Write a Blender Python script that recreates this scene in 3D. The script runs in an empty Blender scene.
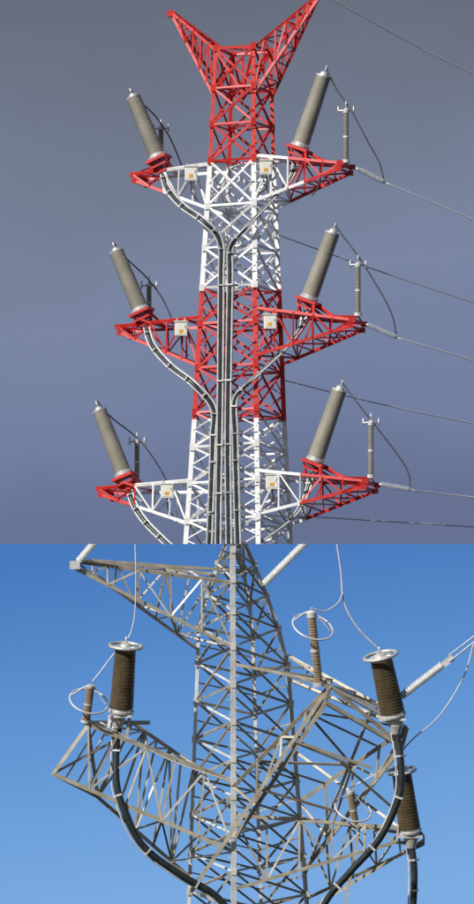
import bpy, bmesh, math, random
from mathutils import Vector, Matrix
random.seed(7)
S=0.05; D=150.0
sc=bpy.context.scene
sc.view_settings.view_transform='Standard'
try: sc.view_settings.look='None'
except Exception: pass
sc.view_settings.exposure=0

# ---------- site coordinates: u right, v down, d depth, 5 cm units ----------
def P(u,v,d=0.0):
    y=d*S; f=(D+y)/D
    return Vector(((u-237)*S*f, y, (544-v)*S*f))

# ---------- materials ----------
def lin(c): 
    c/=255.0
    return c/12.92 if c<=0.04045 else ((c+0.055)/1.055)**2.4
def rgb(r,g,b): return (lin(r),lin(g),lin(b),1)
def mat(name,c1,c2,rough=0.5,metal=0.0,scale=2.0,bump=0.0,spec=0.5):
    m=bpy.data.materials.new(name); m.use_nodes=True
    n=m.node_tree.nodes; l=m.node_tree.links
    b=n['Principled BSDF']
    tc=n.new('ShaderNodeTexCoord')
    no=n.new('ShaderNodeTexNoise'); no.inputs['Scale'].default_value=scale; no.inputs['Detail'].default_value=6
    no.inputs['Roughness'].default_value=0.65
    l.new(tc.outputs['Object'],no.inputs['Vector'])
    cr=n.new('ShaderNodeValToRGB'); cr.color_ramp.elements[0].position=0.35; cr.color_ramp.elements[1].position=0.68
    cr.color_ramp.elements[0].color=c1; cr.color_ramp.elements[1].color=c2
    l.new(no.outputs['Fac'],cr.inputs['Fac']); l.new(cr.outputs['Color'],b.inputs['Base Color'])
    mr=n.new('ShaderNodeMapRange'); mr.inputs['To Min'].default_value=rough-0.1; mr.inputs['To Max'].default_value=rough+0.15
    l.new(no.outputs['Fac'],mr.inputs['Value']); l.new(mr.outputs['Result'],b.inputs['Roughness'])
    b.inputs['Metallic'].default_value=metal
    b.inputs['Specular IOR Level'].default_value=spec
    return m
RED=mat('red_tower_paint',(0.44,0.014,0.014,1),(0.64,0.032,0.024,1),0.45,0,1.5)
WHT=mat('white_tower_paint',(0.66,0.67,0.68,1),(0.86,0.87,0.88,1),0.5,0,1.5)
GALV=mat('galvanised_steel',(0.30,0.265,0.20,1),(0.54,0.495,0.40,1),0.45,0.15,1.3)
GALVL=mat('galvanised_steel_light',(0.46,0.47,0.47,1),(0.66,0.67,0.67,1),0.42,0.15,1.3)
POR=mat('grey_porcelain',(0.24,0.228,0.19,1),(0.32,0.305,0.26,1),0.35,0,1.0)
BRN=mat('brown_porcelain',(0.075,0.055,0.032,1),(0.13,0.10,0.06,1),0.25,0,1.5)
BRN2=mat('light_brown_porcelain',(0.24,0.18,0.12,1),(0.34,0.27,0.18,1),0.35,0,3)
ALU=mat('aluminium',(0.5,0.5,0.49,1),(0.7,0.7,0.69,1),0.35,0.4,3)
BLK=mat('black_cable_sheath',(0.012,0.018,0.02,1),(0.03,0.038,0.042,1),0.3,0,2)
GRY=mat('grey_conduit',(0.38,0.39,0.41,1),(0.55,0.56,0.58,1),0.4,0.1,2)
WIR=mat('conductor_wire',(0.5,0.5,0.52,1),(0.68,0.68,0.7,1),0.4,0.1,2)
WIRD=mat('jumper_wire',(0.05,0.05,0.06,1),(0.1,0.1,0.11,1),0.5,0.2,2)
GLS=mat('insulator_glass_white',(0.62,0.64,0.64,1),(0.8,0.82,0.82,1),0.2,0,4)
BOX=mat('cabinet_paint',(0.68,0.67,0.62,1),(0.8,0.79,0.75,1),0.4,0,3)
YEL=mat('warning_label',(0.6,0.32,0.03,1),(0.75,0.42,0.05,1),0.5,0,3)

# ---------- geometry builder ----------
class B:
    def __init__(s): s.bm=bmesh.new(); s.mats=[]
    def mi(s,m):
        if m not in s.mats: s.mats.append(m)
        return s.mats.index(m)
    def face(s,vs,m,smooth=False):
        try:
            f=s.bm.faces.new(vs); f.material_index=s.mi(m); f.smooth=smooth
        except ValueError: pass
    def prism(s,p,q,poly,a,b,m):
        A=[s.bm.verts.new(p+a*x+b*y) for x,y in poly]; C=[s.bm.verts.new(q+a*x+b*y) for x,y in poly]
        n=len(poly)
        for i in range(n): s.face([A[i],A[(i+1)%n],C[(i+1)%n],C[i]],m)
        s.face(A[::-1],m); s.face(C,m)
    def angle(s,p,q,w,m,flip=1):
        """steel angle section; w in site units"""
        d=(q-p)
        if d.length<1e-4: return
        d.normalize(); a=d.cross(Vector((0,1,0)))
        if a.length<0.05: a=d.cross(Vector((1,0,0)))
        a.normalize(); b=d.cross(a).normalized()
        if b.y<0: b=-b
        w=w*S; t=max(w*0.13,0.012)
        j=Vector((random.uniform(-.012,.012),random.uniform(-.03,.03),random.uniform(-.012,.012)))
        a=a*flip
        th=random.uniform(-.4,.4); a,b=a*math.cos(th)+b*math.sin(th), b*math.cos(th)-a*math.sin(th)
        poly=[(-w/2,0),(w/2,0),(w/2,t),(-w/2+t,t),(-w/2+t,w*0.9),(-w/2,w*0.9)]
        s.prism(p+j,q+j,poly,a,b,m)
    def bands(s,p,q,w,matf,flip=1,cuts=()):
        ts=[0,1]
        for c in cuts:
            zc=(544-c)*S
            if (p.z-zc)*(q.z-zc)<0: ts.append((zc-p.z)/(q.z-p.z))
        ts.sort()
        st=random.getstate()
        for i in range(len(ts)-1):
            random.setstate(st)
            A=p.lerp(q,ts[i]); C=p.lerp(q,ts[i+1]); mid=(A+C)/2
            s.angle(A,C,w,matf(mid),flip)
    def box(s,c,sx,sy,sz,m,R=None):
        R=R or Matrix.Identity(3)
        vs=[s.bm.verts.new(c+R@Vector((x*sx/2,y*sy/2,z*sz/2))) for x in(-1,1) for y in(-1,1) for z in(-1,1)]
        for f in((0,1,3,2),(4,6,7,5),(0,4,5,1),(2,3,7,6),(0,2,6,4),(1,5,7,3)): s.face([vs[i] for i in f],m)
    def tube(s,pts,r,m,seg=8,sub=8):
        P2=catmull(pts,sub) if len(pts)>2 else pts
        prev=None; n=len(P2); a=None
        for i,p in enumerate(P2):
            t=(P2[min(i+1,n-1)]-P2[max(i-1,0)]).normalized()
            if a is None:
                a=t.cross(Vector((0,1,0)));
                if a.length<.05: a=t.cross(Vector((1,0,0)))
            a=(a-t*a.dot(t)).normalized(); b=t.cross(a)
            ring=[s.bm.verts.new(p+(a*math.cos(2*math.pi*k/seg)+b*math.sin(2*math.pi*k/seg))*r) for k in range(seg)]
            if prev:
                for k in range(seg): s.face([prev[k],prev[(k+1)%seg],ring[(k+1)%seg],ring[k]],m,True)
            else: s.face(ring[::-1],m)
            prev=ring
        s.face(prev,m)
    def lathe(s,p,q,prof,m,seg=20):
        """prof list (t 0..1, r metres) or (t,r,mat)"""
        ax=(q-p); t=ax.normalized(); a=t.cross(Vector((0,1,0))).normalized(); b=t.cross(a)
        prev=None
        for e in prof:
            c=p+ax*e[0]; mm=e[2] if len(e)>2 else m
            ring=[s.bm.verts.new(c+(a*math.cos(2*math.pi*k/seg)+b*math.sin(2*math.pi*k/seg))*e[1]) for k in range(seg)]
            if prev:
                for k in range(seg): s.face([prev[k],prev[(k+1)%seg],ring[(k+1)%seg],ring[k]],mm)
            else: s.face(ring[::-1],mm)
            prev=ring
        s.face(prev,m)
    def torus(s,c,nrm,R,r,m,seg=36,ss=8):
        nrm=nrm.normalized(); a=nrm.cross(Vector((0.3,1,0.1))).normalized(); b=nrm.cross(a)
        rings=[]
        for i in range(seg):
            th=2*math.pi*i/seg; o=a*math.cos(th)+b*math.sin(th)
            rings.append([s.bm.verts.new(c+o*(R+r*math.cos(2*math.pi*k/ss))+nrm*r*math.sin(2*math.pi*k/ss)) for k in range(ss)])
        for i in range(seg):
            for k in range(ss):
                s.face([rings[i][k],rings[(i+1)%seg][k],rings[(i+1)%seg][(k+1)%ss],rings[i][(k+1)%ss]],m,True)
    def obj(s,name,parent=None,clip=None):
        bm=s.bm
        if clip:
            bmesh.ops.bisect_plane(bm,geom=bm.verts[:]+bm.edges[:]+bm.faces[:],plane_co=(0,0,0),plane_no=(0,0,1),
                                   clear_inner=(clip>0),clear_outer=(clip<0))
        bmesh.ops.recalc_face_normals(bm,faces=bm.faces)
        me=bpy.data.meshes.new(name)
        if len(bm.verts):
            c=sum((v.co for v in bm.verts),Vector())/len(bm.verts)
        else: c=Vector()
        if parent is None:
            bmesh.ops.translate(bm,verts=bm.verts,vec=-c)
        bm.to_mesh(me); bm.free()
        for m in s.mats: me.materials.append(m)
        o=bpy.data.objects.new(name,me); sc.collection.objects.link(o)
        if parent is None: o.location=c
        else: o.parent=parent
        return o
def catmull(p,sub):
    q=[p[0]*2-p[1]]+list(p)+[p[-1]*2-p[-2]]; out=[]
    for i in range(1,len(q)-2):
        for k in range(sub):
            t=k/sub; a,b,c,d=q[i-1],q[i],q[i+1],q[i+2]
            out.append(0.5*((2*b)+(c-a)*t+(2*a-5*b+4*c-d)*t*t+(3*b-a-3*c+d)*t**3))
    out.append(p[-1]); return out
def empty(name,loc=(0,0,0)):
    e=bpy.data.objects.new(name,None); sc.collection.objects.link(e); return e

def lp(a,b,t): return a+(b-a)*t
def truss(bd,root,tip,n,wc,wb,mf,faces=((0,1),(1,3),(3,2),(2,0)),frames=True,x=False):
    """4-chord box truss. 0 near-top 1 far-top 2 near-bottom 3 far-bottom"""
    pts=[[root[k].lerp(tip[k],i/n) for i in range(n+1)] for k in range(4)]
    for k in range(4):
        for i in range(n):
            A,C=pts[k][i],pts[k][i+1]; st=random.getstate(); random.seed(k*7+n); bd.angle(A,C,wc,mf((A+C)/2)); random.setstate(st)
    for fi,(a,b) in enumerate(faces):
        for i in range(n):
            if (i+fi)%2: A,C=pts[a][i],pts[b][i+1]
            else: A,C=pts[b][i],pts[a][i+1]
            bd.angle(A,C,wb,mf((A+C)/2),random.choice((-1,1)))
            if frames: bd.angle(pts[a][i+1],pts[b][i+1],wb,mf(pts[a][i+1]))
    return pts

# =====================================================================
#  UPPER: red / white lattice tower under a storm sky
# =====================================================================
tower=empty('transmission_tower')
cuts=(163,290,420)
def bandmat(p):
    v=544-p.z/S
    return RED if (v<163 or 290<v<420) else WHT
ph=math.radians(-24); cph,sph=math.cos(ph),math.sin(ph); EL=0.16
def interp(v,tab):
    for (v0,a),(v1,b) in zip(tab,tab[1:]):
        if v<=v1: return a+(b-a)*(v-v0)/(v1-v0)
    (v0,a),(v1,b)=tab[-2:]; return a+(b-a)*(v-v0)/(v1-v0)
HW=[(48,27),(90,29),(160,31.5),(290,38.5),(415,44.5),(544,52.5)]
CX=[(48,243),(160,241.5),(544,238)]
def corner(sx,sy,v):
    h=interp(v,HW)/1.32; cx=interp(v,CX)
    x=(cph*sx-sph*sy)*h; d=(sph*sx+cph*sy)*h
    return P(cx+x, v+d*EL, d)
C4=[(-1,-1),(1,-1),(1,1),(-1,1)]
bd=B()
lev=[50,90,126,163,208,250,290,326,370,415,450,486,524,562]
for a,b in zip(lev,lev[1:]):
    for k in range(4):
        c0,c1=C4[k],C4[(k+1)%4]
        A,Bq=corner(*c0,a),corner(*c0,b); A2,B2=corner(*c1,a),corner(*c1,b)
        st=random.getstate(); random.seed(k); bd.bands(A,Bq,4.8 if a>160 else 3.6,bandmat,1,cuts); random.setstate(st)
        bd.bands(A,B2,2.2,bandmat,1,cuts); bd.bands(A2,Bq,2.2,bandmat,-1,cuts)
        bd.bands(A,A2,2.2,bandmat,1,cuts)
        mid=(A+B2+A2+Bq)/4
        m1=(A+Bq)/2; m2=(A2+B2)/2
        if a>160:
            bd.bands(m1,(A+mid)/2,1.2,bandmat,1,cuts); bd.bands(m1,(Bq+mid)/2,1.2,bandmat,1,cuts)
            bd.bands(m2,(A2+mid)/2,1.2,bandmat,1,cuts); bd.bands(m2,(B2+mid)/2,1.2,bandmat,1,cuts)
        bd.box(A+Vector((0,-0.05,0)),.26,.03,.34,bandmat(A)); bd.box(mid+Vector((0,-.05,0)),.15,.03,.15,bandmat(mid))
    bd.bands(corner(-1,-1,a),corner(1,1,a),1.4,bandmat,1,cuts); bd.bands(corner(1,-1,a),corner(-1,1,a),1.4,bandmat,1,cuts)
v=60
while v<544:
    p=corner(1,-1,v); bd.box(p+Vector((.12 if int(v)%2 else -.12,-.05,0)),.26,.03,.03,bandmat(p)); v+=9
bd.obj('body_lattice',tower,1)
# horns
bd=B()
redf=lambda p:RED
for side,tipu,tipv,td in((-1,171,12,22),(1,319,-6,-22)):
    rn=[corner(side,-1,52),corner(side,1,52),corner(side,-1,97),corner(side,1,97)]
    tp=[P(tipu,tipv,td-2),P(tipu+1,tipv,td+3),P(tipu-side*1,tipv+4,td-2),P(tipu-side*1,tipv+5,td+3)]
    truss(bd,rn,tp,6,2.8,1.5,redf)
    bd.box(P(tipu,tipv+2,td),.4,.3,.3,RED)
    for sy in(-1,1):
        bd.angle(corner(side,sy,52),P(243,96+sy*4,sy*22),2.4,RED)
for sy in(-1,1):
    bd.angle(corner(-1,sy,50),corner(1,sy,50),2.6,RED)
    bd.angle(P(243,62+sy*3,sy*22),P(243,98+sy*3,sy*22),2.0,RED)
bd.obj('earthwire_horns',tower,1)
# crossarms
def arm(name,side,vt,vb,tu,tv,matf,td):
    bd=B()
    root=[corner(side,-1,vt),corner(side,1,vt),corner(side,-1,vb),corner(side,1,vb)]
    w=15
    px,pd=-sph*w,cph*w
    tip=[P(tu-px,tv-pd*EL,td-pd),P(tu+px,tv+pd*EL,td+pd),P(tu-px-side*2,tv+6-pd*EL,td-pd),P(tu+px-side*2,tv+6+pd*EL,td+pd)]
    pts=truss(bd,root,tip,5,3.0,1.6,matf)
    for i in range(2,5):
        bd.angle(pts[0][i],pts[1][i+1],1.5,matf(pts[0][i])); 
        bd.angle(pts[2][i],pts[3][i+1],1.3,matf(pts[2][i]))
    for t in(0,1,2,3): bd.box(tip[t],.32,.05,.26,matf(tip[t]))
    bd.angle(tip[0],tip[1],3.4,matf(tip[0])); bd.angle(tip[2],tip[3],3,matf(tip[0]))
    return bd,pts,tip
def xred(uL,uR):
    def f(p):
        u=p.x/S/((D+p.y)/D)+237
        return RED if (u<uL or u>uR) else WHT
    return f
arms=[(-1,166,210,139,177,xred(163,288),46),(1,160,206,346,165,xred(163,296),-46),
      (-1,320,368,124,329,lambda p:RED,52),(1,314,362,358,322,lambda p:RED,-52),
      (-1,484,526,105,491,xred(137,299),56),(1,478,522,371,483,xred(137,308),-56)]
terms=[((158,158,20),(132,94,28)),((300,147,-26),(325,72,-34)),
       ((141,311,26),(115,248,34)),((309,299,-28),(334,229,-36)),
       ((124,475,30),(98,407,38)),((315,461,-30),(341,386,-38))]
arrs=[(161,163,126,56),(346,163,108,-40),(149,320,283,60),(358,316,262,-46),(137,482,439,64),(371,478,420,-50)]
def shed_profile(n,t0,t1,r0,r1,rs):
    pr=[]
    for i in range(n):
        f=i/(n-1); t=t0+(t1-t0)*f; dt=(t1-t0)/n; r=r0+(r1-r0)*f
        k=rs*(1.0 if i%2 else 0.8)
        pr+=[(t,r),(t+dt*.15,r+k),(t+dt*.45,r+k),(t+dt*.8,r)]
    return pr
def termination(p,q,r,mat_,n,ring=None,rib=.085):
    L=(q-p).length
    bd=B()
    pr=[(0,.0,ALU),(0,r*1.08,ALU),(.03,r*1.08,ALU),(.031,r*.92,ALU),(.06,r*.92,ALU)]
    pr+=shed_profile(n,.065,.925,r*.94,r*.80,r*rib)
    pr+=[(.93,r*.72,ALU),(.932,r*.86,ALU),(.955,r*.86,ALU),(.957,r*.5,ALU),(.985,r*.45,ALU),(1.0,r*.3,ALU),(1.005,0.02,ALU)]
    bd.lathe(p,q,pr,mat_,40)
    ax=(q-p).normalized()
    bd.tube([q,q+ax*.32],.05,ALU)
    a=ax.cross(Vector((0,1,0))).normalized(); b=ax.cross(a)
    for k in range(8):
        th=k*math.pi/4; c=p+(a*math.cos(th)+b*math.sin(th))*r*1.0-ax*.06
        bd.tube([c,c+ax*.2],.03,GRY,6)
    if ring:
        rc=p+(q-p)*.955
        bd.torus(rc,ax,ring,ring*.11,ALU)
        for k in range(3):
            th=k*2.1+.4; bd.tube([rc,rc+(a*math.cos(th)+b*math.sin(th))*ring],.035,ALU,6)
    return bd
def arrester(p,q,r,mat_,n,bar=True):
    bd=B()
    pr=[(0,0,GALVL),(0,r*1.1,GALVL),(.06,r*1.1,GALVL),(.061,r*.6)]
    pr+=shed_profile(n,.07,.45,r*.65,r*.65,r*.2)+[(.455,r*.9,GALVL),(.49,r*.9,GALVL)]
    pr+=shed_profile(n,.50,.9,r*.65,r*.65,r*.2)+[(.905,r*.9,GALVL),(.97,r*.9,GALVL),(1,r*.3,GALVL)]
    bd.lathe(p,q,pr,mat_,16)
    if bar:
        bd.tube([q+Vector((-.42,-.05,-.15)),q+Vector((.42,.05,-.1))],.045,ALU,6)
        bd.tube([q,q+Vector((0,0,.35))],.035,ALU,6)
        for sgn in(-1,1): bd.tube([q+Vector((.38*sgn,0,-.3)),q+Vector((.38*sgn,0,.1))],.04,ALU,6)
    return bd
for i,(a,t,r) in enumerate(zip(arms,terms,arrs)):
    bd,pts,tip=arm('crossarm',*a)
    p,q=P(*t[0]),P(*t[1]); ax=(q-p).normalized(); side=a[0]
    R=ax.to_track_quat('Z','Y').to_matrix()
    bd.box(p-ax*.10,1.15,1.1,.14,RED,R)
    bd.box(p-ax*.42,.78,.8,.10,RED,R)
    for sx in(-1,1):
        for sy in(-1,1):
            c=p-ax*.1+R@Vector((sx*.45,sy*.45,0))
            foot=pts[0 if sy<0 else 1][3 if sx*side<0 else 4]
            bd.angle(c,foot,2.4,RED)
            bd.angle(c,p-ax*.75+R@Vector((-sx*.25,sy*.25,0)),1.8,RED)
    bd.box(p-ax*.75,.5,.5,.08,RED,R)
    ap=P(r[0],r[1],r[3])
    for row in pts[:2]:
        for x in row[3:6]: bd.angle(ap,x,1.3,a[5](x))
    bd.obj('crossarm',tower,1)
    termination(p,q,.44,POR,60,None,.035).obj('cable_termination_insulator')
    arrester(ap,P(r[0],r[2],r[3]),.17,POR,16).obj('surge_arrester')
# cabinets
for (u,v,d) in((191,174,-6),(266,168,-34),(181,329,-8),(270,322,-38),(167,491,0),(272,482,-42)):
    bd=B(); c=P(u,v,d-6)
    bd.box(c,.62,.4,.68,BOX); bd.box(c+Vector((0,0,.37)),.70,.5,.05,BOX)
    bd.box(c+Vector((0,-.21,-.0)),.52,.02,.56,BOX); bd.box(c+Vector((.0,-.225,-.12)),.2,.012,.17,YEL)
    bd.box(c+Vector((.2,-.23,.1)),.03,.03,.12,GRY)
    bd.tube([c+Vector((0,0,-.34)),c+Vector((.05,.1,-.9)),c+Vector((.35*(1 if u<237 else -1),.4,-1.3))],.03,BLK,6)
    bd.box(c+Vector((-.2,.4,.1)),.06,.5,.9,GALVL); bd.box(c+Vector((.2,.4,.1)),.06,.5,.9,GALVL)
    bd.obj('junction_box')
# power cables
def fpo(v,u,o=.35):
    A,Bb=corner(-1,-1,v),corner(1,-1,v)
    f=(P(u,v,-20).x-A.x)/(Bb.x-A.x); return A.lerp(Bb,f)+Vector((0,-o,0))
runs=[
 ([P(162,168,18),P(167,188,8),P(182,206,-8),P(204,222,-26)],[(246,220),(290,221),(415,220),(480,219),(560,218)]),
 ([P(296,160,-26),P(290,180,-30),P(270,202,-38),P(246,228,-44)],[(252,231),(290,230),(415,228),(480,228),(560,229)]),
 ([P(145,322,24),P(152,345,10),P(170,366,-8),P(193,384,-26)],[(412,213),(440,213),(480,212),(560,209)]),
 ([P(305,311,-28),P(300,330,-34),P(280,354,-42),P(252,380,-48)],[(405,235),(440,235),(480,236),(560,238)]),
 ([P(128,486,28),P(134,505,18),P(146,523,6),P(164,541,-8),P(185,560,-20)],[]),
 ([P(311,473,-30),P(306,495,-36),P(292,518,-42),P(262,541,-48),P(240,556,-48)],[])]
for i,(a,bb) in enumerate(runs):
    pts=a+[fpo(v,u) for v,u in bb]
    bd=B(); bd.tube(pts,.075,BLK,10,8)
    bd.tube([p+Vector((.14,-.02,.08)) for p in pts],.06,GRY,8,8)
    bd.tube([p+Vector((-.12,.02,-.06)) for p in pts],.05,GRY,8,8)
    cc=catmull(pts,8)
    for k in range(4,len(cc)-1,6):
        t=(cc[k+1]-cc[k]).normalized(); R=t.to_track_quat('Z','Y').to_matrix()
        bd.box(cc[k]+Vector((.02,0,.02)),.36,.24,.07,ALU,R)
    bd.obj('power_cable',None,1)
bd=B()
v=262
while v<544:
    w=30 if v>415 else 15
    c=fpo(v,225.5 if v<415 else 224,.2); bd.box(c+Vector((0,.12,0)),w*S,.06,.07,ALU)
    v+=17+random.uniform(-1,1)
bd.obj('cable_riser_brackets',tower,1)
# jumpers and conductors
def wire(name,pts,r=.03,m=WIR,clip=1):
    b_=B(); b_.tube(pts,r,m,6,10); return b_.obj(name,None,clip)
for pts in ([(326,68,-35),(337,90,-36),(352,112,-40),(368,142,-44),(379,162,-44),(384,180,-44)],
            [(335,225,-37),(346,240,-38),(362,262,-44),(384,298,-48),(393,318,-48),(396,334,-48)],
            [(342,382,-39),(352,396,-42),(374,424,-50),(400,458,-52),(409,475,-52),(410,487,-52)],
            [(131,90,28),(141,102,34),(156,117,50),(170,138,52),(181,164,52),(186,178,52)],
            [(114,243,34),(126,258,40),(146,277,58),(162,298,58),(174,324,58)],
            [(97,401,38),(112,418,46),(135,436,62),(152,456,62),(167,482,62),(170,500,62)]):
    wire('jumper_wire',[P(*p) for p in pts],.036,WIRD)
wire('jumper_wire',[P(*p) for p in [(346,163,-42),(330,172,-40),(312,196,-30)]],.03,WIRD)
def istring(p,q,n,r,clip):
    b_=B(); pr=[(0,.04,ALU),(.05,.06,ALU)]
    for i in range(n):
        t=.06+.88*i/n; dt=.88/n
        pr+=[(t,r*.35),(t+dt*.15,r),(t+dt*.4,r*.95),(t+dt*.6,r*.35)]
    pr+=[(.95,.06,ALU),(1,.04,ALU)]
    b_.lathe(p,q,pr,GLS,14)
    return b_.obj('insulator_string',None,clip)
for (a,b_) in (((356,168,-46),(386,183,-50)),((366,324,-50),(398,338,-54)),((379,484,-56),(412,490,-60))):
    istring(P(*a),P(*b_),18,.15,1)
for pts in ([(386,183,-50),(430,201,-40),(490,227,-20)],[(398,338,-54),(436,349,-44),(490,366,-20)],[(412,490,-60),(445,494,-40),(490,499,-20)],
            [(278,235,30),(370,268,90),(490,308,170)],[(283,380,30),(380,404,90),(490,427,170)],[(286,515,30),(380,521,90),(490,528,170)],
            [(322,-6,-22),(360,15,0),(420,48,40),(490,82,80)]):
    wire('overhead_conductor',[P(*p) for p in pts],.03,WIR)

# =====================================================================
#  LOWER: galvanised lattice tower under a clear sky
# =====================================================================
tw2=empty('transmission_tower.001')
LEG={'N':[(530,233,-45),(600,233,-46),(920,234,-60)],
     'L':[(530,229,-5),(560,216,0),(612,199,4),(920,188,4)],
     'R':[(530,243,0),(572,262,4),(640,287,10),(920,310,14)],
     'F':[(530,239,30),(600,252,40),(920,262,60)]}
def leg(k,v):
    t=LEG[k]
    for a,b in zip(t,t[1:]):
        if v<=b[0] or b is t[-1]:
            f=(v-a[0])/(b[0]-a[0]); u=a[1]+(b[1]-a[1])*f; d=a[2]+(b[2]-a[2])*f; break
    return P(u,v+.32*d+8,d)
def gl(p): return GALV if random.random()<.8 else GALVL
bd=B()
lv=[530,556,586,618,654,692,730,768,806,844,882,920]
for a,b in zip(lv,lv[1:]):
    for k0,k1 in(('N','L'),('N','R'),('L','F'),('R','F')):
        A,A2,Bq,B2=leg(k0,a),leg(k1,a),leg(k0,b),leg(k1,b)
        bd.angle(A,A2,2.3,GALV)
        bd.angle(A,B2,2.2,GALV); 
        if k0=='N': bd.angle(A2,Bq,2.1,GALVL,-1)
        else: bd.angle((A+Bq)/2,(A2+B2)/2,1.4,GALV)
        m=(A+B2+A2+Bq)/4
        if k0=='N': bd.box(m,.14,.03,.14,GALVL)
    for k in 'NLRF':
        st=random.getstate(); random.seed(ord(k)); bd.angle(leg(k,a),leg(k,b),4.8 if k=='N' else 3.6,GALVL); random.setstate(st)
        bd.box(leg(k,a)+Vector((0,-.07,0)),.28,.03,.34,GALVL)
v=548
while v<905:
    p=leg('N',v); bd.box(p+Vector((.17*(1 if int(v/8)%2 else -1),-.04,0)),.26,.03,.03,GALVL); v+=8
bd.obj('body_lattice',tw2,-1)
# top left crossarm
bd=B()
truss(bd,[leg('N',590),leg('L',566),leg('N',655),leg('L',640)],[P(76,562,-75),P(92,560,-50),P(76,569,-75),P(92,572,-50)],5,3.2,1.8,gl)
bd.box(P(75,565,-75),.5,.4,.4,GALVL); bd.angle(P(76,562,-75),leg('R',562),2.6,GALV)
bd.angle(P(92,560,-50),leg('F',552),2.4,GALV)
bd.obj('crossarm',tw2,-1)
# middle left arm
bd=B()
tL=[P(88,725,-70),P(132,722,-30),P(53,774,-80),P(98,797,-40)]
pts=truss(bd,[leg('N',792),leg('L',756),leg('N',862),leg('L',868)],tL,5,3.8,2.0,gl)
for a,b in((0,1),(0,2),(2,3),(1,3),(0,3)): bd.angle(tL[a],tL[b],3.6,GALV)
bd.angle(P(53,774,-80),P(120,738,-50),2.6,GALV)
for k in range(1,4): bd.angle(lp(tL[0],tL[1],k/4),lp(tL[2],tL[3],k/4),1.8,GALV)
bd.box(P(120,716,-60),1.15,1.0,.12,GALVL); 
for x,y in((110,-60),(130,-60),(117,-45)): bd.angle(P(x,718,y),P(x-3,736,y),3,GALVL)
bd.angle(P(84,722,-60),P(150,722,-50),3.2,GALV)
bd.obj('crossarm',tw2,-1)
# middle right arm reaching forward
bd=B()
tR=[P(330,686,-110),P(407,728,-80),P(326,702,-108),P(402,746,-78)]
truss(bd,[leg('N',796),leg('R',790),leg('N',850),leg('R',856)],tR,4,4.0,2.2,gl,faces=((0,1),(1,3),(2,0)))
for a,b in((0,1),(0,2),(2,3),(1,3),(0,3)): bd.angle(tR[a],tR[b],3.8,GALV)
# tension ties from the body up to the arm tip
e0,e1=P(330,683,-109),P(404,718,-82); r0,r1=leg('N',672),leg('R',644)
bd.angle(r0,e0,3.0,GALV); bd.angle(r1,e1,3.0,GALV); bd.angle(r1,e0,2.4,GALV)
for k in range(1,5):
    A,C=r1.lerp(e1,k/5),r0.lerp(e0,k/5); bd.angle(A,C,1.8,GALV)
    bd.angle(r1.lerp(e1,(k+1)/5),C,1.6,GALV)
bd.angle(leg('R',668),P(405,728,-81),2.8,GALV)
for k in range(1,5): bd.angle(r1.lerp(e1,k/5),leg('R',668).lerp(P(405,728,-81),(k-.5)/5),1.6,GALV)
bd.angle(P(330,686,-110),P(190,894,-50),3.6,GALV)
bd.angle(P(372,710,-94),leg('R',862),2.4,GALV)
bd.angle(P(296,741,-95),P(372,768,-70),2.8,GALV); bd.angle(P(262,790,-80),P(338,812,-50),2.8,GALV)
bd.box(P(392,719,-88),1.3,1.0,.12,GALVL)
bd.obj('crossarm',tw2,-1)
# lower right arm
bd=B()
tq=[P(398,828,-40),P(424,836,-10),P(396,842,-40),P(424,844,-10)]
truss(bd,[leg('N',825),leg('R',806),leg('N',900),leg('R',886)],tq,5,3.4,1.9,gl,faces=((0,1),(1,3),(2,0)))
bd.angle(P(340,762,-80),P(422,834,-15),2.6,GALV); bd.angle(leg('R',740),P(400,828,-38),2.6,GALV)
bd.angle(P(300,915,-20),P(424,840,-10),2.8,GALV); bd.angle(P(345,905,-30),P(360,826,-35),2.4,GALV)
bd.box(P(410,836,-34),1.2,.9,.12,GALVL)
bd.angle(tq[0],tq[1],3.4,GALV); bd.angle(tq[2],tq[3],3.4,GALV)
bd.obj('crossarm',tw2,-1)

def term2(p,q,r,ring): 
    termination(p,q,r,BRN,36,ring,.09).obj('cable_termination_insulator')
term2(P(121,712,-60),P(126,643,-72),.58,.78)
term2(P(393,716,-88),P(380,653,-100),.60,.80)
term2(P(410,832,-34),P(401,768,-44),.54,.70)
def arr2(p,q,r,Rr,rt):
    bd=arrester(p,q,r,BRN2,16,False)
    c=p.lerp(q,rt); bd.torus(c,Vector((.25,-.55,.8)),Rr,.045,WIR)
    n=Vector((.25,-.55,.8)).normalized(); a=n.cross(Vector((0,1,0))).normalized()
    bd.tube([c-a*Rr,q-Vector((0,0,.1)),c+a*Rr],.03,WIR,6)
    bd.obj('surge_arrester')
arr2(P(86,722,-68),P(91,684,-74),.24,.95,.55)
arr2(P(319,686,-108),P(311,610,-118),.26,1.0,.78)
arr2(P(356,828,-40),P(350,790,-46),.22,.92,.5)
for pts in ([(118,722,-60),(116,760,-66),(119,795,-72),(140,842,-74),(178,873,-70),(215,895,-66),(240,925,-62)],
            [(396,728,-88),(401,765,-92),(399,797,-92),(380,838,-86),(350,872,-76),(328,898,-70),(315,925,-66)],
            [(411,842,-34),(414,866,-36),(414,890,-36),(412,925,-36)]):
    bd=B(); pp=[P(*p) for p in pts]; bd.tube(pp,.17,BLK,14,8)
    bd.tube([p+Vector((-.24,.1,-.1)) for p in pp],.045,GALVL,6,8)
    cc=catmull(pp,8)
    for k in range(6,len(cc)-1,10):
        t=(cc[k+1]-cc[k]).normalized(); R=t.to_track_quat('Z','Y').to_matrix(); bd.box(cc[k],.44,.42,.09,ALU,R)
    bd.lathe(pp[0]+Vector((0,0,.4)),pp[0]+Vector((0,0,-.6)),[(0,.38,ALU),(.3,.36,ALU),(.7,.22,ALU),(1,.18,BLK)],ALU,16)
    bd.obj('power_cable',None,-1)
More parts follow.
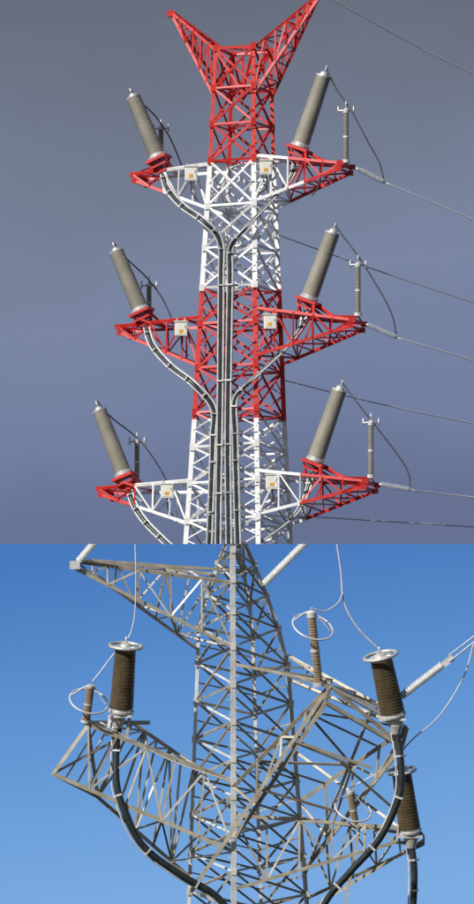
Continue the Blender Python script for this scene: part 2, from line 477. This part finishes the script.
for pts,r in (([(135,538,-72),(136,575,-72),(135,612,-72),(131,632,-72),(126,640,-72)],.035),
            ([(336,538,-100),(341,572,-100),(344,602,-100),(358,628,-100),(378,648,-100)],.04),
            ([(343,592,-100),(338,603,-105),(325,611,-112),(311,608,-118)],.035),
            ([(92,682,-74),(100,672,-73),(112,656,-72),(124,642,-72)],.03),
            ([(474,642,-100),(464,676,-98),(440,715,-90),(414,738,-70),(402,752,-54),(400,765,-44)],.035),
            ([(100,722,-66),(170,760,-62),(240,784,-62)],.03),
            ([(350,788,-46),(372,776,-50),(388,768,-50),(400,766,-44)],.03)):
    wire('jumper_wire',[P(*p) for p in pts],r,WIR,-1)
istring(P(262,586,-20),P(310,538,-60),20,.19,-1)
istring(P(78,562,-75),P(98,538,-90),9,.19,-1)
istring(P(399,698,-84),P(446,662,-110),20,.20,-1)
b_=B(); b_.box(P(448,661,-111),.6,.1,.3,GALVL,Matrix.Rotation(-.65,3,'Y')); b_.obj('yoke_plate')
# tie plate joining the tension string to the arm
b_=B(); b_.tube([P(399,698,-84),P(392,706,-83),P(386,712,-84)],.06,GALVL,6,4)
b_.obj('string_shackle',tw2)
wire('overhead_conductor',[P(446,664,-110),P(474,642,-125),P(500,621,-140)],.04,WIR,-1)
wire('overhead_conductor',[P(448,656,-110),P(474,636,-125),P(500,615,-140)],.035,WIR,-1)

# =====================================================================
#  SKY
# =====================================================================
def sky(name,z0,z1,stops,xl,xamt,nscale,namt):
    bm=bmesh.new(); R=600; n=48; rows=[]
    for i in range(n+1):
        th=math.radians(-60+120*i/n)
        rows.append([bm.verts.new((math.sin(th)*R*1.3,math.cos(th)*R,z)) for z in (z0,z1)])
    for i in range(n): bm.faces.new([rows[i][0],rows[i+1][0],rows[i+1][1],rows[i][1]])
    me=bpy.data.meshes.new(name); bm.to_mesh(me); bm.free()
    o=bpy.data.objects.new(name,me); sc.collection.objects.link(o)
    m=bpy.data.materials.new(name+'_air'); m.use_nodes=True; nt=m.node_tree; N=nt.nodes; L=nt.links
    N.clear(); out=N.new('ShaderNodeOutputMaterial'); em=N.new('ShaderNodeEmission'); L.new(em.outputs[0],out.inputs[0])
    tc=N.new('ShaderNodeTexCoord'); sx=N.new('ShaderNodeSeparateXYZ'); L.new(tc.outputs['Object'],sx.inputs[0])
    mp=N.new('ShaderNodeMapping'); mp.inputs['Scale'].default_value=(1,0.3,1.5); L.new(tc.outputs['Object'],mp.inputs[0])
    no=N.new('ShaderNodeTexNoise'); no.inputs['Scale'].default_value=nscale; no.inputs['Detail'].default_value=4; L.new(mp.outputs[0],no.inputs['Vector'])
    a=N.new('ShaderNodeMapRange'); a.inputs['From Min'].default_value=-92 if z1<=0 else 0; a.inputs['From Max'].default_value=0 if z1<=0 else 137
    L.new(sx.outputs['Z'],a.inputs['Value'])
    nm=N.new('ShaderNodeMath'); nm.operation='MULTIPLY_ADD'; L.new(no.outputs['Fac'],nm.inputs[0]); nm.inputs[1].default_value=namt; nm.inputs[2].default_value=-namt/2
    xm=N.new('ShaderNodeMath'); xm.operation='MULTIPLY_ADD'; L.new(sx.outputs['X'],xm.inputs[0]); xm.inputs[1].default_value=xamt; L.new(a.outputs[0],xm.inputs[2])
    ad=N.new('ShaderNodeMath'); ad.operation='ADD'; L.new(nm.outputs[0],ad.inputs[0]); L.new(xm.outputs[0],ad.inputs[1])
    cr=N.new('ShaderNodeValToRGB'); e=cr.color_ramp
    e.elements[0].position=stops[0][0]; e.elements[0].color=rgb(*stops[0][1])
    e.elements[1].position=stops[-1][0]; e.elements[1].color=rgb(*stops[-1][1])
    for p,c in stops[1:-1]: x=e.elements.new(p); x.color=rgb(*c)
    L.new(ad.outputs[0],cr.inputs[0]); L.new(cr.outputs[0],em.inputs[0]); em.inputs[1].default_value=1
    me.materials.append(m); return o
sky('sky',0,420,[(0,(103,114,146)),(.2,(114,127,160)),(.5,(122,134,162)),(.78,(113,121,141)),(1,(103,109,124))],0,-0.001,.011,.5)
sky('sky.001',-420,0,[(0,(124,172,226)),(.5,(98,150,212)),(1,(72,122,190))],0,-.0012,.004,.05)

w=bpy.data.worlds.new('World'); sc.world=w; w.use_nodes=True
nt=w.node_tree; bg=nt.nodes['Background']; st=nt.nodes.new('ShaderNodeTexSky'); st.sky_type='NISHITA'; st.sun_disc=False
SE,SA=math.radians(36),math.radians(226)   # azimuth clockwise from +Y
st.sun_elevation=SE; st.sun_rotation=SA
nt.links.new(st.outputs[0],bg.inputs[0]); bg.inputs[1].default_value=0.055
sd=bpy.data.lights.new('sun','SUN'); sd.energy=5.0; sd.angle=math.radians(.5); sd.color=(1,.96,.89)
so=bpy.data.objects.new('sun',sd); sc.collection.objects.link(so)
dirv=Vector((math.sin(SA)*math.cos(SE),math.cos(SA)*math.cos(SE),math.sin(SE)))
so.rotation_euler=dirv.to_track_quat('Z','Y').to_euler(); so.location=dirv*60

cd=bpy.data.cameras.new('camera'); co=bpy.data.objects.new('camera',cd); sc.collection.objects.link(co)
co.location=(0,-D,0); co.rotation_euler=(math.radians(90),0,0)
cd.sensor_fit='HORIZONTAL'; cd.sensor_width=36; cd.lens=36*D/(474*S); cd.shift_y=92/474
cd.clip_end=5000; cd.clip_start=1
sc.camera=co
